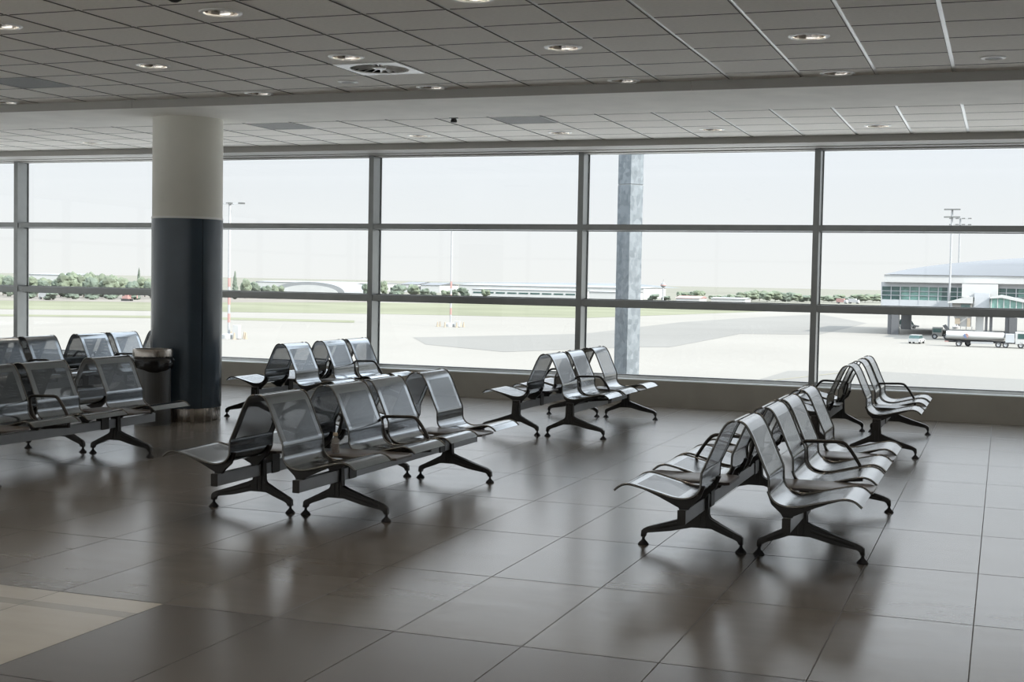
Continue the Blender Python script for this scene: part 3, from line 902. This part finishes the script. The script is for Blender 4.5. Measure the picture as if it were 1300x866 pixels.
building("hangar", -343, -330, 760, 790, 6.2, "grey roofed block far off just left of the middle light mast", 1.4, 'hangar', 'pierroof')
building("hangar", -468, -381, 770, 820, 5.6, "pale long building far off between the column and the left mullion trees", .8)
building("hangar", -596, -560, 700, 730, 7.6, "white flat building behind the left tree line", .8)
building("depot", -142, -131, 600, 616, 3.0, "low depot with a reddish roof before the right tree line", 1.0, 'hangar', 'redp')
building("depot", -128, -112, 612, 626, 2.6, "low white depot right of the reddish roof", .6)
# arched hangar
e = tag(empty("arched_hangar", (-332, 596, GZ)), "pale arched hangar roof right of the column on the far side of the apron", "building")
bm = bmesh.new()
arc = [(20.5 * cos(pi * k / 20), 6.0 * sin(pi * k / 20) ** .8) for k in range(21)]
prism(bm, arc, 'y', 0, 34); obj("arched_roof", bm, MAT['roofgrey'], e, 40)
bm = bmesh.new(); prism(bm, [(17 * cos(pi * k / 14), 4.4 * sin(pi * k / 14)) for k in range(15)], 'y', -.3, 0); obj("door_front", bm, MAT['hangar'], e)
# ball-topped tower
e = tag(empty("water_tower", (-148.2, 600, GZ)), "thin tower with a round head above the far tree line", "tower")
bm = bmesh.new(); tube(bm, [(0, 0, 0), (0, 0, 7.4)], .35, 10); obj("shaft", bm, MAT['mast'], e, 60)
bm = bmesh.new(); lathe(bm, [(.0005, 6.6), (.8, 6.8), (1.3, 7.6), (1.2, 8.3), (.5, 8.8), (.12, 9.2), (.08, 10.6), (.0005, 10.6)], 16); obj("tank_head", bm, MAT['roofgrey'], e, 60)
bm = bmesh.new(); lathe(bm, [(1.31, 7.5), (1.33, 7.55), (1.31, 7.9), (1.28, 7.95)], 16); obj("red_band", bm, MAT['redp'], e, 60)

# light masts
def mast(x, y, h, label, nlamp, spread, painted, tiers=1):
    e = tag(empty("light_mast", (x, y, GZ)), label, "light mast", "apron light masts")
    bm = bmesh.new(); tube(bm, [(0, 0, 0), (0, 0, h)], .17, 12); obj("pole", bm, MAT['mast'], e, 60)
    if painted:
        bm = bmesh.new()
        for z0 in (2.2, 4.6, 7.0): lathe(bm, [(.17, z0), (.185, z0), (.185, z0 + 1.2), (.17, z0 + 1.2)], 16)
        obj("red_bands", bm, MAT['redp'], e, 60)
    bm = bmesh.new(); lathe(bm, [(.0005, 0), (.9, 0), (.9, .55), (.5, .7), (.0005, .7)], 16); obj("footing", bm, MAT['hangar'], e, 40)
    for t in range(tiers):
        z = h - .15 - t * 1.3
        bm = bmesh.new(); tube(bm, [(-spread, 0, z), (spread, 0, z)], .04, 6); tube(bm, [(0, -spread * .5, z), (0, spread * .5, z)], .04, 6)
        obj("crossarm", bm, MAT['mast'], e)
        for k in range(nlamp):
            xx = -spread + 2 * spread * k / (nlamp - 1)
            bm = bmesh.new(); box(bm, xx - .34, xx + .34, -.5, .15, z - .05, z + .17); obj("floodlight", bm, MAT['frame'], e)
    return e
mast(-97.4, 148.3, 18.3, "light mast with red banded foot standing right beside the column", 3, 1.9, True)
mast(-93.0, 214.9, 18.0, "light mast with red banded foot in the middle bay", 3, 2.3, True)
mast(-8.2, 235, 22.3, "tall light mast left of the pair before the pier roof", 4, 1.0, False, 2)
mast(-8.6, 292, 23.6, "tall light mast right of the pair, rising behind the pier roof", 4, 1.9, False, 2)
bm = bmesh.new(); lathe(bm, [(.0005, 0), (.30, 0), (.30, .06), (.2, .08), (.13, .55), (.08, .9), (.0005, .92)], 12)
cone = to_mesh('traffic_marker', bm, [MAT['orange']], 40)
for mxp, myp in ((-97.4, 148.3), (-93.0, 214.9)):
    near = "beside the column" if myp < 200 else "in the middle bay"
    for k in range(7):
        a = 2 * pi * k / 7 + .2
        o = inst('traffic_marker', cone, None, (mxp + 2.4 * cos(a), myp + 2.4 * sin(a), GZ))
        tag(o, "small orange marker at the foot of the light mast " + near, "marker", "markers around the mast " + near)
    e = tag(empty("switch_cabinet", (mxp + 1.55, myp - .5, GZ)), "white switch cabinet at the foot of the light mast " + near, "cabinet")
    bm = bmesh.new(); box(bm, -.45, .45, -.3, .3, .1, 1.9 if myp < 200 else 1.1); obj("cabinet_body", bm, MAT['hangar'], e)
    bm = bmesh.new(); box(bm, -.5, .5, -.35, .35, 0, .1); obj("plinth", bm, MAT['asphalt'], e)

# zinc-coated pillar just outside the glass
e = tag(empty("outdoor_pillar", (-4.735, 12.16, GZ), radians(61 - 90)), "square zinc-coated steel pillar just outside the glass, right of the middle mullion", "pillar")
bm = bmesh.new(); box(bm, -.138, .138, -.138, .138, 0, 10.05, bevel=.006); obj("lower_shaft", bm, MAT['zinc'], e)
bm = bmesh.new(); box(bm, -.138, .138, -.138, .138, 10.06, 14.0, bevel=.006); obj("upper_shaft", bm, MAT['zinc'], e)
bm = bmesh.new(); box(bm, -.130, .130, -.130, .130, 10.0, 10.1); obj("joint", bm, MAT['frame'], e)
bm = bmesh.new(); box(bm, -.3, .3, -.3, .3, 0, .04); obj("base_plate", bm, MAT['zinc'], e)

# terminal pier
PX0, PX1, PY0, PY1 = -20.5, 62, 246, 284
e = tag(empty("terminal_pier", (0, 0, 0)), "long glazed airport pier with a curved grey roof raised on columns at the right", "building")
bm = bmesh.new(); box(bm, PX0, PX1, PY0, PY1, -1.9, -.6); box(bm, PX0, PX1, PY0, PY1, 1.8, 2.6)
for k in range(26):
    x = PX0 + 3.3 * k
    if x < PX1: box(bm, x - .04, x + .04, PY0 - .05, PY0, -1.9, 2.6)
obj("wall_panels", bm, MAT['pierpanel'], e)
bm = bmesh.new(); box(bm, PX0 + .15, PX1, PY0 + .2, PY1 - .2, -.6, 1.8); obj("glazing", bm, MAT['pierglass'], e)
bm = bmesh.new()
for a, b_ in ((PX0 + .1, -17.2), (-9.9, -6.6), (-.2, 3.0), (12, 16)): box(bm, a, b_, PY0 + .1, PY0 + .2, -.6, 1.8)
obj("dark_glazing", bm, MAT['pierdark'], e)
bm = bmesh.new()
x = PX0
while x < PX1:
    box(bm, x, x + .12, PY0 - .02, PY0 + .2, -.6, 1.8); x += 1.65
for z in (.15, .95): box(bm, PX0, PX1, PY0, PY0 + .2, z, z + .1)
obj("glazing_bars", bm, MAT['pierpanel'], e)
bm = bmesh.new(); box(bm, PX0 + .5, PX1, PY0 - 1.2, PY1, 2.6, 3.95); obj("white_fascia", bm, MAT['hangar'], e)
bm = bmesh.new()
def roof_h(x):
    t = min(max((x - (PX0 + .5)) / 40.0, 0), 1)
    return 4.1 + 4.1 * sin(t * pi / 2) ** .62
g = []
for i in range(41):
    x = PX0 + .5 + 80 * i / 40
    row = []
    for j in range(9):
        y = PY0 - 1.4 + (PY1 - PY0 + 2.8) * j / 8
        row.append(bm.verts.new((x, y, 4.0 + (roof_h(x if x < 20 else 40 - x) - 4.0) * sin(pi * min(max(j / 8, .0), 1)) ** .45)))
    g.append(row)
for a, b_ in zip(g, g[1:]):
    for j in range(8): bm.faces.new((a[j], b_[j], b_[j + 1], a[j + 1]))
obj("curved_roof", bm, MAT['pierroof'], e, 50)
for cx in (-18.3, 2.0, 22, 42):
    bm = bmesh.new(); box(bm, cx - 1.0, cx - .4, PY0 + .8, PY0 + 2.4, GZ, -1.9); box(bm, cx - .35, cx + 1.0, PY0 + .6, PY0 + 2.6, GZ, -1.9)
    obj("support_column", bm, MAT['pierroof'], e)
    bm = bmesh.new(); box(bm, cx - 1.0, cx + 1.0, PY1 - 3, PY1 - 1, GZ, -1.9); obj("support_column", bm, MAT['pierroof'], e)

# jet bridge
e = tag(empty("jet_bridge", (0, 0, 0)), "white jet bridge with cab, tower and glazed tunnel in front of the pier", "jet bridge")
bm = bmesh.new(); box(bm, -6.0, -.4, 228, 245.9, .2, 2.45); obj("link_corridor", bm, MAT['hangar'], e)
bm = bmesh.new(); box(bm, -3.9, -1.55, 224, 228, -2.4, 1.0); obj("rotunda", bm, MAT['pierpanel'], e)
bm = bmesh.new(); prism(bm, [(-8.0, -.75), (-4.1, -.75), (-4.1, .3), (-5.2, .3), (-8.0, -.55)], 'y', 222.5, 228); obj("cab_roof", bm, MAT['hangar'], e)
bm = bmesh.new(); box(bm, -7.3, -4.2, 223, 227.5, -2.5, -.75); obj("cab", bm, MAT['grille'], e)
bm = bmesh.new(); box(bm, -5.9, -4.5, 222.9, 223, -1.9, -.9); obj("cab_window", bm, MAT['pierdark'], e)
bm = bmesh.new(); prism(bm, [(-1.5, .35), (.3, .75), (10, -1.2), (10, -1.7), (.3, .25), (-1.5, .1)], 'y', 222.6, 227); obj("tunnel_roof", bm, MAT['hangar'], e)
bm = bmesh.new(); prism(bm, [(-1.4, .1), (.3, .25), (10, -1.7), (10, -3.4), (-1.4, -1.9)], 'y', 223, 226.6); obj("tunnel_glazing", bm, MAT['pierglass'], e)
bm = bmesh.new()
for k in range(12):
    x = -1.3 + k * .95
    zt = .2 if x < .3 else .25 - (x - .3) * .2
    box(bm, x, x + .12, 222.85, 223, -1.9 - max(x, 0) * .14, zt)
obj("tunnel_bars", bm, MAT['hangar'], e)
bm = bmesh.new(); prism(bm, [(-1.5, -1.9), (10, -3.4), (10, -3.9), (-1.5, -2.4)], 'y', 222.8, 226.8); obj("tunnel_floor", bm, MAT['hangar'], e)
bm = bmesh.new(); box(bm, -3.6, -2.4, 225, 226.5, GZ, -2.4); obj("lift_column", bm, MAT['hangar'], e)
bm = bmesh.new(); box(bm, -2.15, -1.75, 225, 226, GZ, -2.3); box(bm, -1.45, -1.0, 225, 226, GZ, -2.3); obj("lift_column", bm, MAT['pierroof'], e)
bm = bmesh.new(); prism(bm, [(-7.0, -3.0), (-4.3, -3.0), (-4.3, -4.6), (-6.2, -4.6)], 'y', 224, 226.5); obj("service_platform", bm, MAT['hangar'], e)
bm = bmesh.new(); box(bm, -6.8, -6.0, 223.4, 224, -4.2, -3.2); box(bm, -4.9, -4.4, 223.4, 224, -4.6, -3.2); obj("service_panel", bm, MAT['orange'], e)
for k in range(3):
    bm = bmesh.new(); box(bm, -6.0 + k * .9, -5.9 + k * .9, 225, 225.2, GZ, -4.6); obj("platform_leg", bm, MAT['mast'], e)

# wheels and vehicles
def wheel_mesh(r, w):
    bm = bmesh.new()
    lathe(bm, [(r * .55, -w / 2), (r * .95, -w / 2), (r, -w * .35), (r, w * .35), (r * .95, w / 2), (r * .55, w / 2)], 24, mi=0)
    lathe(bm, [(.001, -w * .3), (r * .56, -w * .42)], 24, mi=1); lathe(bm, [(.001, w * .3), (r * .56, w * .42)], 24, mi=1)
    return to_mesh('wheel', bm, [MAT['rubber'], MAT['mast']], 40)
w45 = wheel_mesh(.45, .4); w30 = wheel_mesh(.31, .24)
e = tag(empty("tanker_truck", (-2.2, 203, GZ)), "white fuel tanker truck with a round red and blue emblem on its tank", "truck")
bm = bmesh.new()
sec = [(-5.1, .62), (-4.9, .68), (-1.0, .66), (2.9, .60), (3.1, .54)]
rings = []
for x, r in sec:
    rings.append([bm.verts.new((x, 1.15 * r / .68 * cos(2 * pi * k / 24), 1.62 + (.1 if x > 0 else 0) * 0 + r * sin(2 * pi * k / 24))) for k in range(24)])
for a, b_ in zip(rings, rings[1:]):
    for k in range(24): bm.faces.new((a[k], a[(k + 1) % 24], b_[(k + 1) % 24], b_[k]))
bm.faces.new(rings[0]); bm.faces.new(rings[-1])
obj("tank", bm, MAT['hangar'], e, 50)
bm = bmesh.new(); box(bm, -5.2, 5.0, -.45, .45, .62, .95); box(bm, -5.25, -4.0, -1.0, 1.0, .75, .95); obj("chassis", bm, MAT['rubber'], e)
bm = bmesh.new(); box(bm, 3.25, 4.5, -1.1, 1.1, .8, 2.05); obj("pump_cabinet", bm, MAT['pierpanel'], e)
bm = bmesh.new(); prism(bm, [(4.6, .6), (6.7, .6), (6.7, 1.45), (6.45, 2.35), (4.6, 2.35)], 'y', -1.1, 1.1, bevel=.05); obj("cab", bm, MAT['hangar'], e)
bm = bmesh.new(); prism(bm, [(4.95, 1.4), (6.6, 1.4), (6.42, 2.15), (4.95, 2.15)], 'y', -1.13, -1.1); obj("cab_window", bm, MAT['pierdark'], e)
for x in (-3.25, -2.0, 2.3, 3.3, 5.4):
    for y in (-.9, .9):
        if x == -2.0 and y < 0: continue
        inst('wheel', w45, e, (x, y, .45), (pi / 2, 0, 0))
bm = bmesh.new(); box(bm, -1.6, 1.6, -.95, -.5, .5, .8); obj("hose_locker", bm, MAT['mast'], e)
bm = bmesh.new()
for a0, a1, mi in ((-60, 110, 0), (120, 290, 1)):
    p1 = [(-2.25 + .34 * cos(radians(a0 + (a1 - a0) * k / 10)), 1.65 + .36 * sin(radians(a0 + (a1 - a0) * k / 10))) for k in range(11)]
    p2 = [(-2.25 + .12 * cos(radians(a0 + (a1 - a0) * k / 10)), 1.65 + .14 * sin(radians(a0 + (a1 - a0) * k / 10))) for k in range(10, -1, -1)]
    prism(bm, p1 + p2, 'y', -1.2, -1.10, mi)
obj("round_emblem", bm, [MAT['redp'], MAT['bluep']], e)
bm = bmesh.new(); box(bm, -5.28, -4.7, -1.02, -.2, .66, .8); obj("rear_lamps", bm, MAT['redp'], e)

def car(x, y, rz, label, name="car", bodym='hangar', L=3.8, Wd=1.7, H=1.35):
    e = tag(empty(name, (x, y, GZ), rz), label, "car")
    bm = bmesh.new(); prism(bm, [(-L / 2, .28), (L / 2, .28), (L / 2, .62), (L / 2 - .9, .78), (-L / 2, .80)], 'y', -Wd / 2, Wd / 2, bevel=.05); obj("body", bm, MAT[bodym], e)
    bm = bmesh.new(); prism(bm, [(-L / 2 + .1, .78), (L / 2 - 1.0, .76), (L / 2 - 1.7, H - .06), (-L / 2 + .5, H - .06)], 'y', -Wd / 2 + .08, Wd / 2 - .08); obj("windows", bm, MAT['pierdark'], e)
    bm = bmesh.new(); box(bm, -L / 2 + .45, L / 2 - 1.65, -Wd / 2 + .1, Wd / 2 - .1, H - .08, H); obj("roof", bm, MAT[bodym], e)
    for sx in (-1.2, 1.2):
        for sy in (-1, 1): inst('wheel', w30, e, (sx, sy * (Wd / 2 - .1), .31), (pi / 2, 0, 0))
    return e
car(-11.85, 208.6, radians(80), "small white car on the apron before the pier columns")
car(-18.4, 289.0, radians(12), "white van parked behind the pier column", "van", 'hangar', 4.4, 1.8, 1.9)
e = tag(empty("service_truck", (-9.7, 231, GZ)), "dark service truck with a slanted conveyor behind the tanker", "truck")
bm = bmesh.new(); box(bm, -.9, .7, -1, 1, .5, 2.0); obj("cab", bm, MAT['grille'], e)
bm = bmesh.new(); box(bm, -.95, -.9, -.8, .8, 1.1, 1.8); box(bm, -.8, .6, -1.03, -1.0, 1.15, 1.8); obj("cab_window", bm, MAT['pierdark'], e)
bm = bmesh.new(); prism(bm, [(.7, 2.3), (1.2, 2.5), (2.6, .7), (2.1, .5)], 'y', -.6, .6); obj("conveyor", bm, MAT['pierroof'], e)
bm = bmesh.new(); box(bm, .2, 1.9, -.9, .9, .45, .75); obj("chassis", bm, MAT['rubber'], e)
for sx in (-.5, 1.4):
    for sy in (-.9, .9): inst('wheel', w45, e, (sx, sy, .45), (pi / 2, 0, 0))

def lorry(x, y, label, cabm, boxm):
    e = tag(empty("lorry", (x, y, GZ), radians(-15)), label, "truck")
    bm = bmesh.new(); box(bm, -2.6, 1.4, -1, 1, .7, 2.6); obj("cargo_box", bm, MAT[boxm], e)
    bm = bmesh.new(); prism(bm, [(1.5, .5), (3.0, .5), (3.0, 1.3), (2.7, 2.0), (1.5, 2.0)], 'y', -.95, .95); obj("cab", bm, MAT[cabm], e)
    for sx in (-1.8, 2.2):
        for sy in (-.85, .85): inst('wheel', w45, e, (sx, sy, .45), (pi / 2, 0, 0))
lorry(-276, 329, "white lorry with a red cab on the bare earth left of the column", 'redp', 'hangar')
lorry(-77, 690, "red lorry at the far field edge right of the right mullion", 'hangar', 'redp')
lorry(-72, 698, "white lorry beside the red one at the far field edge", 'hangar', 'hangar')
e = tag(empty("excavator", (-253, 338, GZ)), "small red excavator on the bare earth just left of the column", "excavator")
bm = bmesh.new(); box(bm, -1.4, 1.4, -1.1, -.6, 0, .7); box(bm, -1.4, 1.4, .6, 1.1, 0, .7); obj("tracks", bm, MAT['rubber'], e)
bm = bmesh.new(); box(bm, -1.2, .9, -.9, .9, .7, 1.5); box(bm, -.4, .8, -.8, .1, 1.5, 2.4); obj("body", bm, MAT['redp'], e)
bm = bmesh.new(); tube(bm, [(.8, .3, 1.3), (2.0, .3, 3.0), (3.4, .3, 2.0), (3.5, .3, .9)], .18, 8); obj("boom", bm, MAT['redp'], e)

# ------------------------------------------------------------------ light
w = bpy.data.worlds.new("hazy_sky"); SC.world = w
w.use_nodes = True
nt = w.node_tree
bg = nt.nodes['Background']
tc = N(nt, 'ShaderNodeTexCoord'); sp = N(nt, 'ShaderNodeSeparateXYZ')
nt.links.new(tc.outputs['Generated'], sp.inputs[0])
cr = N(nt, 'ShaderNodeValToRGB')
el = cr.color_ramp.elements
el[0].position = 0.0; el[0].color = (.935, .94, .928, 1)
el[1].position = .10; el[1].color = (.89, .93, .98, 1)
k2 = cr.color_ramp.elements.new(.20); k2.color = (1.5, 1.56, 1.64, 1)
k3 = cr.color_ramp.elements.new(.45); k3.color = (3.4, 3.75, 4.15, 1)
nt.links.new(sp.outputs[2], cr.inputs[0])
nt.links.new(cr.outputs[0], bg.inputs[0])
bg.inputs[1].default_value = 1.0

sl = bpy.data.lights.new("sun", 'SUN'); sl.energy = 9.0; sl.angle = radians(1.5); sl.color = (1, .96, .9)
so = bpy.data.objects.new("sun", sl); link(so)
d = Vector((cos(radians(35)) * cos(radians(18)), cos(radians(35)) * -sin(radians(18)), sin(radians(35))))
so.rotation_euler = d.to_track_quat('Z', 'Y').to_euler()

# ------------------------------------------------------------------ camera
cam = bpy.data.cameras.new("camera")
cam.sensor_width = 36.0; cam.sensor_fit = 'HORIZONTAL'
cam.lens = 1696.4 / 1300 * 36
cam.clip_start = .05; cam.clip_end = 9000
co = bpy.data.objects.new("camera", cam); link(co)
yaw, pitch, roll = .3521, -.0452, .0189
r = Vector((cos(yaw), sin(yaw), 0))
f = Vector((-sin(yaw) * cos(pitch), cos(yaw) * cos(pitch), sin(pitch)))
u = r.cross(f)
r2 = r * cos(roll) + u * sin(roll); u2 = -r * sin(roll) + u * cos(roll)
mw = Matrix((( r2.x, u2.x, -f.x, .6832), (r2.y, u2.y, -f.y, -7.7178), (r2.z, u2.z, -f.z, 1.56), (0, 0, 0, 1)))
co.matrix_world = mw
SC.camera = co

SC.view_settings.view_transform = 'Standard'
SC.view_settings.look = 'None'
SC.view_settings.exposure = 0.0
SC.view_settings.gamma = 1.0
SC.view_settings.use_curve_mapping = False
SC.cycles.use_denoising = True
SC.cycles.max_bounces = 10
SC.cycles.diffuse_bounces = 6
SC.cycles.transparent_max_bounces = 24
SC.cycles.sample_clamp_indirect = 6.0
SC.cycles.caustics_reflective = False
SC.cycles.caustics_refractive = False
